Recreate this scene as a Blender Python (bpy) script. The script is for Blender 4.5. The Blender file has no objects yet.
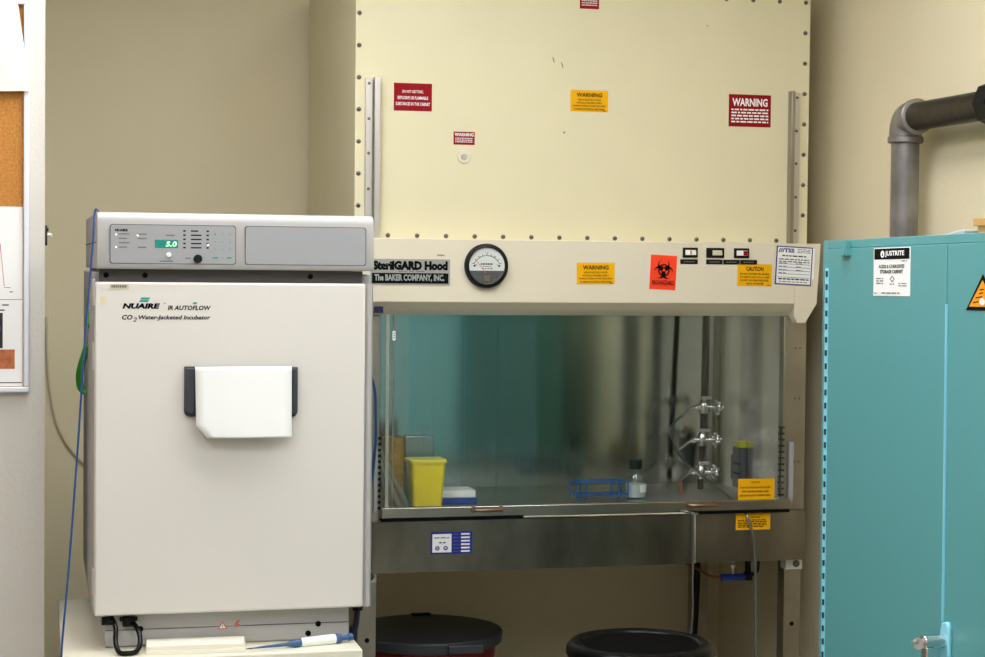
import bpy, bmesh, math, random
from mathutils import Vector, Matrix
random.seed(7)
SC = bpy.context.scene
COL = SC.collection
PI = math.pi

# ------------------------------------------------------------------ materials
def lin(c):
    return tuple(((v/255)/12.92 if v/255 <= .04045 else ((v/255+.055)/1.055)**2.4) for v in c)

def mat(name, rgb, rough=.5, metal=0., spec=.5, noise=0., nscale=30., bump=0., bscale=200., emit=0., aniso=0., trans=0., ior=1.45, coat=0., dark=None, stretch=None):
    m = bpy.data.materials.new(name); m.use_nodes = True
    nt = m.node_tree; b = nt.nodes['Principled BSDF']
    c = (*lin(rgb), 1)
    b.inputs['Base Color'].default_value = c
    b.inputs['Roughness'].default_value = rough
    b.inputs['Metallic'].default_value = metal
    b.inputs['Specular IOR Level'].default_value = spec
    b.inputs['IOR'].default_value = ior
    b.inputs['Coat Weight'].default_value = coat
    b.inputs['Anisotropic'].default_value = aniso
    b.inputs['Transmission Weight'].default_value = trans
    if emit:
        b.inputs['Emission Color'].default_value = c; b.inputs['Emission Strength'].default_value = emit
    def coords(s):
        tc = nt.nodes.new('ShaderNodeTexCoord'); mp = nt.nodes.new('ShaderNodeMapping')
        mp.inputs['Scale'].default_value = s if s else (1, 1, 1)
        nt.links.new(tc.outputs['Object'], mp.inputs['Vector']); return mp.outputs['Vector']
    if noise:
        n = nt.nodes.new('ShaderNodeTexNoise'); n.inputs['Scale'].default_value = nscale; n.inputs['Detail'].default_value = 6
        nt.links.new(coords(stretch), n.inputs['Vector'])
        r = nt.nodes.new('ShaderNodeValToRGB')
        d = (*lin(dark), 1) if dark else tuple(v*(1-noise) for v in c[:3])+(1,)
        r.color_ramp.elements[0].position = .3; r.color_ramp.elements[0].color = d
        r.color_ramp.elements[1].position = .7; r.color_ramp.elements[1].color = c
        nt.links.new(n.outputs['Fac'], r.inputs['Fac']); nt.links.new(r.outputs['Color'], b.inputs['Base Color'])
    if bump:
        n = nt.nodes.new('ShaderNodeTexNoise'); n.inputs['Scale'].default_value = bscale; n.inputs['Detail'].default_value = 4
        nt.links.new(coords(stretch), n.inputs['Vector'])
        bp = nt.nodes.new('ShaderNodeBump'); bp.inputs['Strength'].default_value = bump; bp.inputs['Distance'].default_value = .004
        nt.links.new(n.outputs['Fac'], bp.inputs['Height']); nt.links.new(bp.outputs['Normal'], b.inputs['Normal'])
    return m

def glass_mat(name, tint, refl, rough=0.0):
    m = bpy.data.materials.new(name); m.use_nodes = True
    nt = m.node_tree; nt.nodes.clear()
    o = nt.nodes.new('ShaderNodeOutputMaterial'); mx = nt.nodes.new('ShaderNodeMixShader')
    t = nt.nodes.new('ShaderNodeBsdfTransparent'); g = nt.nodes.new('ShaderNodeBsdfGlossy')
    t.inputs['Color'].default_value = (*tint, 1); g.inputs['Roughness'].default_value = rough
    g.inputs['Color'].default_value = (.9, .97, 1, 1)
    mx.inputs[0].default_value = refl
    nt.links.new(t.outputs[0], mx.inputs[1]); nt.links.new(g.outputs[0], mx.inputs[2]); nt.links.new(mx.outputs[0], o.inputs['Surface'])
    return m

M = {}
M['wall'] = mat('painted_wall', (234, 222, 188), .85, noise=.05, nscale=2.5, bump=.25, bscale=110)
M['litwall'] = mat('lit_painted_wall', (208, 203, 193), .85, bump=.25, bscale=110)  # copy of the wall paint with stronger light put into a whiter tone
M['ceil'] = mat('ceiling_tile', (235, 233, 226), .9, bump=.2, bscale=60)
M['floor'] = mat('vinyl_floor', (150, 142, 128), .5, noise=.15, nscale=60)
M['cream'] = mat('cream_enamel', (225, 216, 180), .5, noise=.03, nscale=6, bump=.04, bscale=250)
M['cream2'] = mat('canopy_enamel', (224, 215, 192), .5, noise=.03, nscale=6, bump=.04, bscale=250)
M['inc'] = mat('incubator_enamel', (222, 216, 208), .45, bump=.03, bscale=300)
M['incgrey'] = mat('grey_plastic', (178, 175, 172), .5, bump=.03, bscale=300)
M['membrane'] = mat('membrane_grey', (160, 160, 162), .45)
M['incdark'] = mat('dark_grey_metal', (84, 80, 78), .6)
M['steel'] = mat('stainless_steel', (176, 170, 160), .34, 1., noise=.25, nscale=7, bump=.02, bscale=300)
M['steelpanel'] = mat('stained_steel_panel', (158, 150, 138), .34, 1., noise=.6, nscale=6, stretch=(1, 1, .45))
M['liner'] = mat('brushed_steel_liner', (204, 207, 202), .13, 1., noise=.06, nscale=9, aniso=.85, stretch=(1, 1, .15))
_nt = M['liner'].node_tree; _tg = _nt.nodes.new('ShaderNodeTangent'); _tg.direction_type = 'RADIAL'; _tg.axis = 'Z'; _nt.nodes['Principled BSDF'].inputs['Anisotropic Rotation'].default_value = .25
_nt.links.new(_tg.outputs[0], _nt.nodes['Principled BSDF'].inputs['Tangent'])
M['sideliner'] = mat('satin_steel_side', (232, 230, 224), .25, .9, noise=.1, nscale=9, stretch=(1, 1, .15))
M['alu'] = mat('aluminium', (208, 204, 200), .35, .9)
M['chrome'] = mat('chrome', (225, 225, 225), .14, 1.)
M['bronze'] = mat('worn_handle_metal', (150, 125, 105), .35, .9)
M['screw'] = mat('screw_metal', (122, 114, 104), .4, .8)
M['black'] = mat('black_plastic', (11, 11, 12), .5, spec=.3)
M['blackgloss'] = mat('black_vinyl', (6, 6, 6), .3, spec=.22)
M['blackmatt'] = mat('black_fabric', (5, 5, 5), .9, spec=.1)
M['slate'] = mat('slate_plastic', (58, 62, 68), .4)
M['binlid'] = mat('dark_lid_plastic', (8, 8, 9), .5, spec=.25)
M['red'] = mat('red_plastic', (125, 18, 26), .35)
M['stred'] = mat('sticker_red', (146, 6, 20), .6, spec=.2)
M['styel'] = mat('sticker_yellow', (240, 176, 8), .6, spec=.2)
M['storange'] = mat('sticker_orange_red', (255, 66, 28), .45)
M['white'] = mat('white_print', (240, 240, 238), .5)
M['paper'] = mat('paper', (244, 243, 240), .8)
M['papcream'] = mat('cream_paper', (236, 230, 214), .8)
M['ink'] = mat('black_ink', (8, 8, 9), .8, spec=.15)
M['greyink'] = mat('grey_ink', (105, 105, 108), .6)
M['blueink'] = mat('blue_ink', (58, 62, 130), .6)
M['redink'] = mat('red_ink', (205, 110, 98), .6)
M['tealink'] = mat('teal_ink', (36, 160, 138), .5)
M['silver'] = mat('silver_plate', (165, 165, 162), .4, .4)
M['plateblue'] = mat('label_blue', (28, 44, 140), .45)
M['teal'] = mat('teal_enamel', (90, 157, 159), .45, bump=.08, bscale=280)
M['teallight'] = mat('teal_edge_enamel', (140, 210, 228), .35)
M['tealdark'] = mat('teal_gap', (24, 60, 70), .6)
M['pipe'] = mat('galvanised_iron', (150, 145, 142), .38, .6, noise=.35, nscale=18)
M['pipedark'] = mat('black_iron', (78, 70, 64), .42, .8, noise=.45, nscale=22, dark=(52, 48, 44))
M['kraft'] = mat('cardboard', (198, 144, 82), .85)
M['cork'] = mat('cork', (206, 140, 66), .9, noise=.35, nscale=160, bump=.3, bscale=180)
M['frame'] = mat('white_painted_frame', (228, 230, 236), .35)
M['blue'] = mat('blue_cable', (30, 72, 128), .4)
M['bluedk'] = mat('navy_plastic', (22, 28, 70), .4)
M['valveblue'] = mat('valve_blue', (30, 70, 190), .4)
M['bluewire'] = mat('blue_coated_wire', (24, 84, 150), .4)
M['pipblue'] = mat('pipette_blue', (58, 90, 132), .35)
M['green'] = mat('green_tape', (60, 165, 50), .5)
M['lime'] = mat('yellow_green_tape', (188, 192, 30), .5)
M['yellow'] = mat('yellow_plastic', (252, 226, 6), .4)
M['yellowlid'] = mat('pale_yellow_plastic', (242, 228, 80), .35)
M['amber'] = mat('amber_plastic', (172, 140, 52), .4)
M['clearish'] = mat('frosted_plastic', (196, 206, 206), .3)
M['tubing'] = mat('silicone_tubing', (176, 186, 182), .3)
M['tubegrey'] = mat('grey_tubing', (138, 150, 148), .35)
M['brown'] = mat('brown_rubber', (140, 92, 44), .45)
M['white2'] = mat('white_plastic', (236, 236, 232), .4)
M['devgrey'] = mat('device_grey', (72, 74, 80), .45)
M['tabletop'] = mat('laminate_cream', (232, 226, 206), .4)
M['lampdisp'] = mat('display_teal', (20, 130, 118), .3, emit=.15)
M['lit'] = mat('lit_digit', (190, 255, 190), .4, emit=.8)
M['ledw'] = mat('lit_indicator', (255, 240, 200), .4, emit=.8)
M['orange'] = mat('triangle_orange', (245, 160, 20), .45)
M['tape'] = mat('yellowed_tape', (228, 210, 160), .6)
M['tagbeige'] = mat('beige_tag', (205, 198, 172), .6)
M['photo1'] = mat('dark_photo_print', (48, 48, 58), .35, noise=.6, nscale=40)
M['photo2'] = mat('orange_photo_print', (205, 118, 70), .5, noise=.4, nscale=70)
M['lens'] = glass_mat('gauge_lens', (.97, .97, .97), .03)
M['glass'] = glass_mat('sash_glass', (.96, .975, .97), .05)
M['bottleglass'] = glass_mat('bottle_glass', (.93, .96, .95), .10)
M['cleartube'] = glass_mat('clear_plastic_sleeve', (.66, .70, .70), .30, .35)
M['tubeclear'] = glass_mat('clear_tubing', (.62, .64, .62), .22, .3)
M['tubegrey'] = glass_mat('grey_clear_tubing', (.50, .54, .53), .25, .35)
M['lamp'] = mat('lamp_diffuser', (250, 251, 255), .6, emit=13.)
M['fixture'] = mat('fixture_white', (240, 240, 240), .5)

# ------------------------------------------------------------------ mesh builder
class MB:
    def __init__(s): s.v = []; s.f = []; s.m = []; s.mi = 0
    def add(s, vs, fs):
        b = len(s.v); s.v += [tuple(p) for p in vs]
        for f in fs: s.f.append(tuple(b+i for i in f)); s.m.append(s.mi)
        return s
    def box(s, x0, x1, y0, y1, z0, z1):
        vs = [(x, y, z) for x in (x0, x1) for y in (y0, y1) for z in (z0, z1)]
        return s.add(vs, [(0, 1, 3, 2), (4, 6, 7, 5), (0, 4, 5, 1), (2, 3, 7, 6), (0, 2, 6, 4), (1, 5, 7, 3)])
    def prism(s, poly, axis, a0, a1):
        # poly: 2D points in the two remaining axes (order x,y,z minus axis)
        def P(p, a):
            return {'x': (a, p[0], p[1]), 'y': (p[0], a, p[1]), 'z': (p[0], p[1], a)}[axis]
        n = len(poly); vs = [P(p, a0) for p in poly]+[P(p, a1) for p in poly]
        fs = [tuple(range(n)), tuple(range(2*n-1, n-1, -1))]
        fs += [(i, n+i, n+(i+1) % n, (i+1) % n) for i in range(n)]
        return s.add(vs, fs)
    def cyl(s, p0, p1, r0, r1=None, seg=20, caps=True):
        r1 = r0 if r1 is None else r1
        p0 = Vector(p0); p1 = Vector(p1); d = (p1-p0).normalized()
        a = d.orthogonal().normalized(); b = d.cross(a)
        vs = []
        for p, r in ((p0, r0), (p1, r1)):
            vs += [p+(a*math.cos(2*PI*i/seg)+b*math.sin(2*PI*i/seg))*r for i in range(seg)]
        fs = [(i, (i+1) % seg, seg+(i+1) % seg, seg+i) for i in range(seg)]
        if caps: fs += [tuple(range(seg-1, -1, -1)), tuple(range(seg, 2*seg))]
        return s.add(vs, fs)
    def tube(s, pts, r, seg=10, smooth=True, sub=8):
        P = [Vector(p) for p in pts]
        if smooth and len(P) > 2:
            Q = []
            E = [P[0]*2-P[1]]+P+[P[-1]*2-P[-2]]
            for i in range(1, len(E)-2):
                for k in range(sub):
                    t = k/sub; a, b, c, d = E[i-1:i+3]
                    Q.append(.5*((2*b)+(c-a)*t+(2*a-5*b+4*c-d)*t*t+(3*b-a-3*c+d)*t**3))
            Q.append(P[-1]); P = Q
        d = (P[1]-P[0]).normalized(); a = d.orthogonal().normalized()
        vs = []
        for i, p in enumerate(P):
            d = (P[min(i+1, len(P)-1)]-P[max(i-1, 0)]).normalized()
            a = (a-d*a.dot(d)).normalized(); b = d.cross(a)
            vs += [p+(a*math.cos(2*PI*k/seg)+b*math.sin(2*PI*k/seg))*r for k in range(seg)]
        fs = []
        for i in range(len(P)-1):
            for k in range(seg):
                fs.append((i*seg+k, i*seg+(k+1) % seg, (i+1)*seg+(k+1) % seg, (i+1)*seg+k))
        n = len(P)-1
        fs += [tuple(range(seg-1, -1, -1)), tuple(n*seg+k for k in range(seg))]
        return s.add(vs, fs)
    def lathe(s, c, prof, axis=(0, 0, 1), seg=40):
        c = Vector(c); d = Vector(axis).normalized(); a = d.orthogonal().normalized(); b = d.cross(a)
        vs = []; n = len(prof)
        for r, h in prof:
            vs += [c+d*h+(a*math.cos(2*PI*i/seg)+b*math.sin(2*PI*i/seg))*max(r, 1e-5) for i in range(seg)]
        fs = [(j*seg+i, j*seg+(i+1) % seg, (j+1)*seg+(i+1) % seg, (j+1)*seg+i) for j in range(n-1) for i in range(seg)]
        fs += [tuple(range(seg-1, -1, -1)), tuple((n-1)*seg+i for i in range(seg))]
        return s.add(vs, fs)
    def torus(s, c, R, r, axis=(0, 0, 1), seg=40, rs=12):
        c = Vector(c); d = Vector(axis).normalized(); a = d.orthogonal().normalized(); b = d.cross(a)
        vs = []
        for i in range(seg):
            u = a*math.cos(2*PI*i/seg)+b*math.sin(2*PI*i/seg)
            for k in range(rs):
                vs.append(c+u*(R+r*math.cos(2*PI*k/rs))+d*r*math.sin(2*PI*k/rs))
        fs = [(i*rs+k, ((i+1) % seg)*rs+k, ((i+1) % seg)*rs+(k+1) % rs, i*rs+(k+1) % rs) for i in range(seg) for k in range(rs)]
        return s.add(vs, fs)
    def build(s, name, mats, parent=None, bevel=0., seg=2, smooth=35):
        me = bpy.data.meshes.new(name)
        off = WORLD.get(parent.name, Vector((0, 0, 0))) if parent else Vector((0, 0, 0))
        if parent is None:
            lo = [min(p[i] for p in s.v) for i in range(3)]; hi = [max(p[i] for p in s.v) for i in range(3)]
            off = Vector(((lo[0]+hi[0])/2, (lo[1]+hi[1])/2, lo[2]))
        me.from_pydata([tuple(Vector(p)-off) for p in s.v], [], s.f)
        mats = mats if isinstance(mats, (list, tuple)) else [mats]
        for m in mats: me.materials.append(m if not isinstance(m, str) else M[m])
        me.polygons.foreach_set('material_index', [min(i, len(mats)-1) for i in s.m])
        bm = bmesh.new(); bm.from_mesh(me); bmesh.ops.recalc_face_normals(bm, faces=bm.faces[:]); bm.to_mesh(me); bm.free()
        if smooth:
            me.polygons.foreach_set('use_smooth', [True]*len(me.polygons)); me.set_sharp_from_angle(angle=math.radians(smooth))
        o = bpy.data.objects.new(name, me); COL.objects.link(o)
        if parent: o.parent = parent; WORLD[o.name] = off
        else: o.location = off; WORLD[o.name] = off
        if bevel:
            b = o.modifiers.new('bevel', 'BEVEL'); b.width = bevel; b.segments = seg; b.limit_method = 'ANGLE'; b.angle_limit = math.radians(40)
        return o
WORLD = {}

def thing(name, label, cat, loc, group=None):
    o = bpy.data.objects.new(name, None); COL.objects.link(o); o.location = loc; o.empty_display_size = .05
    WORLD[o.name] = Vector(loc)
    return tag(o, label, cat, group)
def tag(o, label, cat, group=None):
    o['label'] = label; o['category'] = cat
    if group: o['group'] = group
    return o
def struct(name, m, *box):
    mb = MB(); mb.box(*box); o = mb.build(name, m, smooth=0); o['kind'] = 'structure'; return o
def note(o, s): o['label'] = s; return o
def put_copy(src, parent, delta):
    c = src.copy(); COL.objects.link(c); c.parent = parent; c.location = src.location+Vector(delta)
    for ch in list(src.children):
        d = ch.copy(); COL.objects.link(d); d.parent = c
    return c

# ------------------------------------------------------------------ lettering
_T = {}
def text_geo(s, bold=0., shear=0.):
    k = (s, bold, shear)
    if k not in _T:
        cu = bpy.data.curves.new('txt', 'FONT'); cu.body = s; cu.size = 1; cu.resolution_u = 2
        cu.offset = bold; cu.shear = shear
        o = bpy.data.objects.new('txt', cu); COL.objects.link(o)
        bpy.context.view_layer.update()
        dg = bpy.context.evaluated_depsgraph_get(); me = o.evaluated_get(dg).to_mesh()
        vs = [(v.co.x, v.co.y) for v in me.vertices]; fs = [tuple(p.vertices) for p in me.polygons]
        o.evaluated_get(dg).to_mesh_clear(); bpy.data.objects.remove(o); bpy.data.curves.remove(cu)
        x0 = min(v[0] for v in vs); x1 = max(v[0] for v in vs); y0 = min(v[1] for v in vs); y1 = max(v[1] for v in vs)
        _T[k] = ([((x-x0)/(x1-x0), (y-y0)/(y1-y0)) for x, y in vs], fs)
    return _T[k]

class Frame:
    """A flat rectangle in the place: o = its top left corner, u = right, v = up, n = out of it."""
    def __init__(s, o, u, n, W, H, rot=0.):
        s.o = Vector(o); s.u = Vector(u).normalized(); s.n = Vector(n).normalized(); s.v = Vector((0, 0, 1)); s.W = W; s.H = H
        if rot:
            c = s.o+s.u*W/2-s.v*H/2; R = Matrix.Rotation(rot, 3, -s.n)
            s.u = R.inverted() @ s.u; s.v = R.inverted() @ s.v; s.o = c-s.u*W/2+s.v*H/2
    def p(s, a, b, h=0.): return s.o+s.u*a*s.W-s.v*b*s.H+s.n*h
    def plate(s, mb, h0, h1, a0=0, b0=0, a1=1, b1=1):
        vs = [s.p(a, b, h) for h in (h0, h1) for a, b in ((a0, b0), (a1, b0), (a1, b1), (a0, b1))]
        mb.add(vs, [(0, 1, 2, 3), (7, 6, 5, 4), (0, 4, 5, 1), (1, 5, 6, 2), (2, 6, 7, 3), (3, 7, 4, 0)])
    def poly(s, mb, pts, h): mb.add([s.p(a, b, h) for a, b in pts], [tuple(range(len(pts)))])
    def text(s, mb, t, cx, cy, w, hh, h, bold=0., shear=0.):
        vs, fs = text_geo(t, bold, shear)
        mb.add([s.p(cx+(x-.5)*w, cy+(.5-y)*hh, h) for x, y in vs], fs)
    def bars(s, mb, x0, x1, cy, hh, h, rng):
        x = x0
        while x < x1-.01:
            w = min(rng.uniform(.05, .14), x1-x)
            s.poly(mb, [(x, cy-hh/2), (x+w, cy-hh/2), (x+w, cy+hh/2), (x, cy+hh/2)], h); x += w+.025

def sticker(parent, name, fr, plate, items, mats, label=None, th=.0008, base=0.):
    """items: ('t',mat,text,cx,cy,w,h[,bold,shear]) ('b',mat,x0,x1,cy,h) ('r',mat,x0,y0,x1,y1) ('p',mat,pts)"""
    mb = MB(); fr.plate(mb, base, base+th); o = mb.build(name, plate, parent, smooth=0)
    if label: note(o, label)
    if items:
        lb = MB(); rng = random.Random(len(items)*7+len(name)); lv = 0
        for it in items:
            lb.mi = mats.index(it[1]); lv += 1; h = base+th+.0003+(.00004*lv)
            if it[0] == 't': fr.text(lb, it[2], it[3], it[4], it[5], it[6], h, *(it[7:]))
            elif it[0] == 'b': fr.bars(lb, it[2], it[3], it[4], it[5], h, rng)
            elif it[0] == 'r': fr.poly(lb, [(it[2], it[3]), (it[4], it[3]), (it[4], it[5]), (it[2], it[5])], h)
            elif it[0] == 'p': fr.poly(lb, it[2], h)
        lb.build('lettering', [M[k] for k in mats], o, smooth=0)
    return o

def yfr(x0, x1, z0, z1, y, rot=0.): return Frame((x0, y, z1), (1, 0, 0), (0, -1, 0), x1-x0, z1-z0, rot)
def xfr(ya, yb, z0, z1, x): return Frame((x, ya, z1), (0, -1, 0), (-1, 0, 0), ya-yb, z1-z0)

# ------------------------------------------------------------------ camera
f, yaw, pitch, roll = 1850., math.radians(14.), math.radians(1.97), .010
F0 = Vector((math.sin(yaw), math.cos(yaw), 0)); R0 = Vector((math.cos(yaw), -math.sin(yaw), 0)); U0 = Vector((0, 0, 1))
F = F0*math.cos(pitch)-U0*math.sin(pitch); U = U0*math.cos(pitch)+F0*math.sin(pitch)
R = R0*math.cos(roll)+U*math.sin(roll); U2 = U*math.cos(roll)-R0*math.sin(roll)
cd = bpy.data.cameras.new('camera'); cam = bpy.data.objects.new('camera', cd); COL.objects.link(cam)
cd.sensor_fit = 'HORIZONTAL'; cd.sensor_width = 36; cd.lens = 36*f/985; cd.clip_start = .05
mt = Matrix((R, U2, -F)).transposed().to_4x4(); mt.translation = (0, 0, 1.6); cam.matrix_world = mt
SC.camera = cam

# ------------------------------------------------------------------ the room
struct('floor', 'floor', -2.6, 2.5, -1.6, 6.3, -.1, 0)
struct('ceiling', 'ceil', -2.6, 2.5, -1.6, 6.3, 2.9, 3.0)
struct('wall_back', 'wall', -2.6, 2.5, 6.12, 6.3, 0, 2.9)
struct('wall_right', 'wall', 2.36, 2.5, -1.6, 6.12, 0, 2.9)
struct('wall_left', 'litwall', -2.45, .031, 4.6, 6.12, 0, 2.9)
struct('wall_side', 'litwall', -2.6, -2.45, -1.6, 6.12, 0, 2.9)
struct('wall_front', 'litwall', -2.45, 2.36, -1.6, -1.45, 0, 2.9)

LAMPS = [(.3, 3.95, 'above the incubator side'), (1.45, 3.5, 'in front of the hood'), (-.75, 1.9, 'second from the hood on the pinboard side'), (.75, 1.9, 'beside the teal cabinets'), (-.75, .1, 'at the far end of the pinboard side'), (.95, .1, 'at the far end of the cabinet side')]
first = None
for x, y, w in LAMPS:
    t = thing('ceiling_light', 'white recessed fluorescent ceiling light '+w, 'ceiling light', (x, y, 2.9), 'ceiling lights')
    if first is None:
        first = t
        mb = MB()
        for a in ((-.31, .31, -.61, -.58), (-.31, .31, .58, .61), (-.31, -.28, -.58, .58), (.28, .31, -.58, .58)):
            mb.box(x+a[0], x+a[1], y+a[2], y+a[3], 2.87, 2.9)
        mb.build('frame', 'fixture', t)
        mb = MB(); mb.box(x-.28, x+.28, y-.58, y+.58, 2.882, 2.899); mb.build('diffuser', 'lamp', t, smooth=0)
    else:
        for ch in first.children:
            c = ch.copy(); COL.objects.link(c); c.parent = t

# ------------------------------------------------------------------ biosafety cabinet
H = thing('biosafety_cabinet', 'tall cream and stainless steel laminar flow hood with glass sash on a steel stand', 'fume hood', (1.57, 5.6, 0))
YP = 5.163
XL, XR = .883, 2.256
mb = MB(); mb.box(XL, XR, 5.176, 6.07, 1.62, 2.46); mb.build('upper_housing', 'cream', H, bevel=.003)
mb = MB(); mb.box(XL, .919, 5.21, 6.07, .745, 1.62); mb.build('side_shell', 'steel', H, bevel=.002)
mb = MB(); mb.box(2.221, XR, 5.21, 6.07, .745, 1.62); mb.build('side_shell', 'steel', H, bevel=.002)
mb = MB(); mb.box(.919, 2.221, 6.03, 6.07, .745, 1.62); mb.build('rear_shell', 'steel', H)
mb = MB(); mb.box(.945, 2.195, 5.75, 5.77, .886, 1.60)
mb.box(.921, 2.219, 5.175, 5.77, 1.60, 1.615)
for k in range(6):                                                    # rounded rear corners of the work zone
    a0 = PI/2*k/6; a1 = PI/2*(k+1)/6
    for xs, sg in ((.945, 1), (2.195, -1)):
        q = [(xs+sg*.05*(1-math.cos(a)), 5.75-.05*(1-math.sin(a))) for a in (a0, a1)]
        mb.add([(q[0][0], q[0][1], .886), (q[1][0], q[1][1], .886), (q[1][0], q[1][1], 1.6), (q[0][0], q[0][1], 1.6)], [(0, 1, 2, 3)])
mb.build('work_zone_liner', 'liner', H)
for xa, xb in ((.921, .945), (2.195, 2.219)):
    mb = MB(); mb.box(xa, xb, 5.175, 5.77, .886, 1.60); mb.build('side_liner', 'sideliner', H)
mb = MB(); mb.box(.921, 2.219, 5.142, 5.77, .868, .885); mb.build('work_surface', 'steel', H, bevel=.002)
mb = MB(); mb.box(.93, 2.21, 5.16, 6.02, .745, .76); mb.build('underside_pan', 'steelpanel', H)
# access panel with screws, marks
mb = MB(); mb.box(XL, XR, YP, 5.175, 1.66, 2.41)
mb.mi = 1
for x, z in ((1.461, 2.192), (1.487, 2.178)):
    mb.prism([(x-.004, z+.008), (x-.001, z+.008), (x+.004, z-.006), (x+.001, z-.006)], 'y', YP-.0004, YP+.001)
for x, z, r in ((1.495, 1.985, .003), (1.93, 2.31, .002)): mb.cyl((x, YP-.0004, z), (x, YP+.001, z), r, seg=8)
ap = mb.build('access_panel', ['cream', 'greyink'], H)
mb = MB(); x, z = .893, 2.394
mb.lathe((x, YP, z), [(.0066, -.001), (.0066, .0015), (.005, .003), (.0026, .0038), (0, .004)], (0, -1, 0), 14)
mb.mi = 1; mb.box(x-.0045, x+.0045, YP-.0046, YP-.0036, z-.0008, z+.0008)
s0 = mb.build('screw', ['screw', 'ink'], H)
pos = [(.893, 2.394-.09*k) for k in range(1, 8)] + [(2.241, 2.391-.0905*k) for k in range(0, 9)]
pos += [(.893+.0843*k, 2.391) for k in range(1, 16)] + [(.979+.0842*k, 1.681) for k in range(0, 15)]
for px, pz in pos: put_copy(s0, H, (px-x, 0, pz-z))
mb = MB(); mb.lathe((1.198, YP, 1.908), [(.020, -.001), (.020, .002), (.0185, .004), (.013, .004)], (0, -1, 0), 28)
pg = mb.build('access_port', 'cream2', H)
mb = MB(); mb.lathe((1.198, YP-.0035, 1.908), [(.0095, 0), (.0095, .003), (.008, .0045), (0, .0045)], (0, -1, 0), 6); mb.build('plug', 'alu', pg)
# side rails of the sash counterweights
def rail(xa, xb, xc, xd, z0, z1, dark):
    mb = MB(); mb.box(xa, xb, 5.152, YP+.001, z0, z1); r = mb.build('rail_channel', 'alu', H, bevel=.001)
    mb = MB(); mb.box(xc, xd, 5.135, YP+.001, z0, z1+.004); mb.build('rail_edge', 'alu' if not dark else 'steel', r, bevel=.001)
    sx = (xa+xb)/2
    for zz in (z1-.014, z1-.113, z1-.21, z1-.31, z1-.41):
        m2 = MB(); m2.cyl((sx, 5.152, zz), (sx, 5.148, zz), .0045, .003, 12); m2.build('rail_screw', 'screw', r)
    return r
rail(.911, .930, .934, .950, 1.672, 2.121, False)
rail(2.203, 2.224, 2.190, 2.201, 1.672, 2.121, True)
# canopy
mb = MB(); cy0 = 5.10
mb.prism([(cy0, 1.672), (5.1625, 1.672), (5.1755, 1.658), (5.1755, 1.458), (5.138, 1.456), (cy0, 1.494)], 'x', .872, 2.192)
mb.prism([(2.192, 1.672), (2.274, 1.672), (2.264, 1.494), (2.228, 1.436), (2.203, 1.436), (2.192, 1.456)], 'y', cy0, 5.1755)
cn = mb.build('canopy', 'cream2', H, bevel=.002)
mb = MB(); mb.box(.934, .955, 5.097, 5.13, 1.462, 1.48); mb.build('end_stop', 'bluedk', H)
# nameplate
YC = cy0
fr = yfr(.918, 1.146, 1.541, 1.614, YC)
items = [('r', 'ink', .02, .54, .98, .94),
         ('t', 'ink', 'SterilGARD Hood', .5, .25, .94, .36, .07), ('b', 'greyink', .35, .68, .47, .03),
         ('t', 'silver', 'The BAKER COMPANY, INC.', .49, .735, .88, .30, .045)]
sticker(H, 'nameplate', fr, 'silver', items, ['ink', 'silver', 'greyink'], 'silver nameplate with black lettering', th=.0015)
sticker(H, 'asset_tag', yfr(1.107, 1.132, 1.6225, 1.6285, YC), 'tagbeige', [('b', 'greyink', .1, .9, .5, .5)], ['greyink'])
# gauge
g = MB(); gx, gz = 1.250, 1.597
g.lathe((gx, YC, gz), [(.063, -.001), (.063, .012), (.060, .018), (.054, .020), (.052, .016), (.052, .012)], (0, -1, 0), 48)
gb = g.build('pressure_gauge', 'black', H); note(gb, 'round black rimmed pressure gauge')
g = MB(); g.lathe((gx, YC, gz), [(.052, .0), (.052, .0128)], (0, -1, 0), 48); g.build('dial', 'white2', gb)
g = MB(); yy = YC-.0132
pts = [(gx+.0515*math.cos(a), gz+.0515*math.sin(a)) for a in [PI+.27+(PI-.54)*k/20 for k in range(21)]]
g.mi = 0; g.add([(a, yy, b) for a, b in pts], [tuple(range(21))])
g.mi = 1
for k in range(24):
    a0 = PI*.86-k*PI*.72/24; a1 = a0-PI*.72/24
    g.add([(gx+r*math.cos(a), yy, gz-.012+r*math.sin(a)) for r, a in ((.040, a0), (.0405, a1), (.0418, a1), (.0418, a0))], [(0, 1, 2, 3)])
for k in range(9):
    a = PI*.86-k*PI*.72/8
    g.add([(gx+r*math.cos(a+d), yy, gz-.012+r*math.sin(a+d)) for r, d in ((.042, .02), (.042, -.02), (.047, -.02), (.047, .02))], [(0, 1, 2, 3)])
for sx in (-.036, .036): g.lathe((gx+sx, yy+.0004, gz), [(.003, 0), (.003, .0005)], (0, -1, 0), 10)
g.build('scale', ['incdark', 'ink'], gb, smooth=0)
gf = yfr(gx-.03, gx+.03, gz-.02, gz+.04, yy)
lb = MB(); gf.text(lb, '1.0', .5, .05, .14, .07, .0002); gf.bars(lb, .2, .8, .58, .07, .0002, random.Random(3)); gf.bars(lb, .3, .75, .7, .03, .0002, random.Random(4)); gf.bars(lb, .25, .8, .8, .03, .0002, random.Random(5))
for t, a, b in (('.5', .16, .24), ('1.5', .84, .24), ('0', -.02, .62), ('2', 1.02, .62)): gf.text(lb, t, a, b, .09, .07, .0002)
lb.build('lettering', 'ink', gb, smooth=0)
g = MB(); g.add([(gx-.034, yy-.0012, gz+.018), (gx-.033, yy-.0012, gz+.0195), (gx-.002, yy-.0012, gz-.020), (gx-.0035, yy-.0012, gz-.021)], [(0, 1, 2, 3)])
g.build('needle', 'redink', gb, smooth=0)
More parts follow.
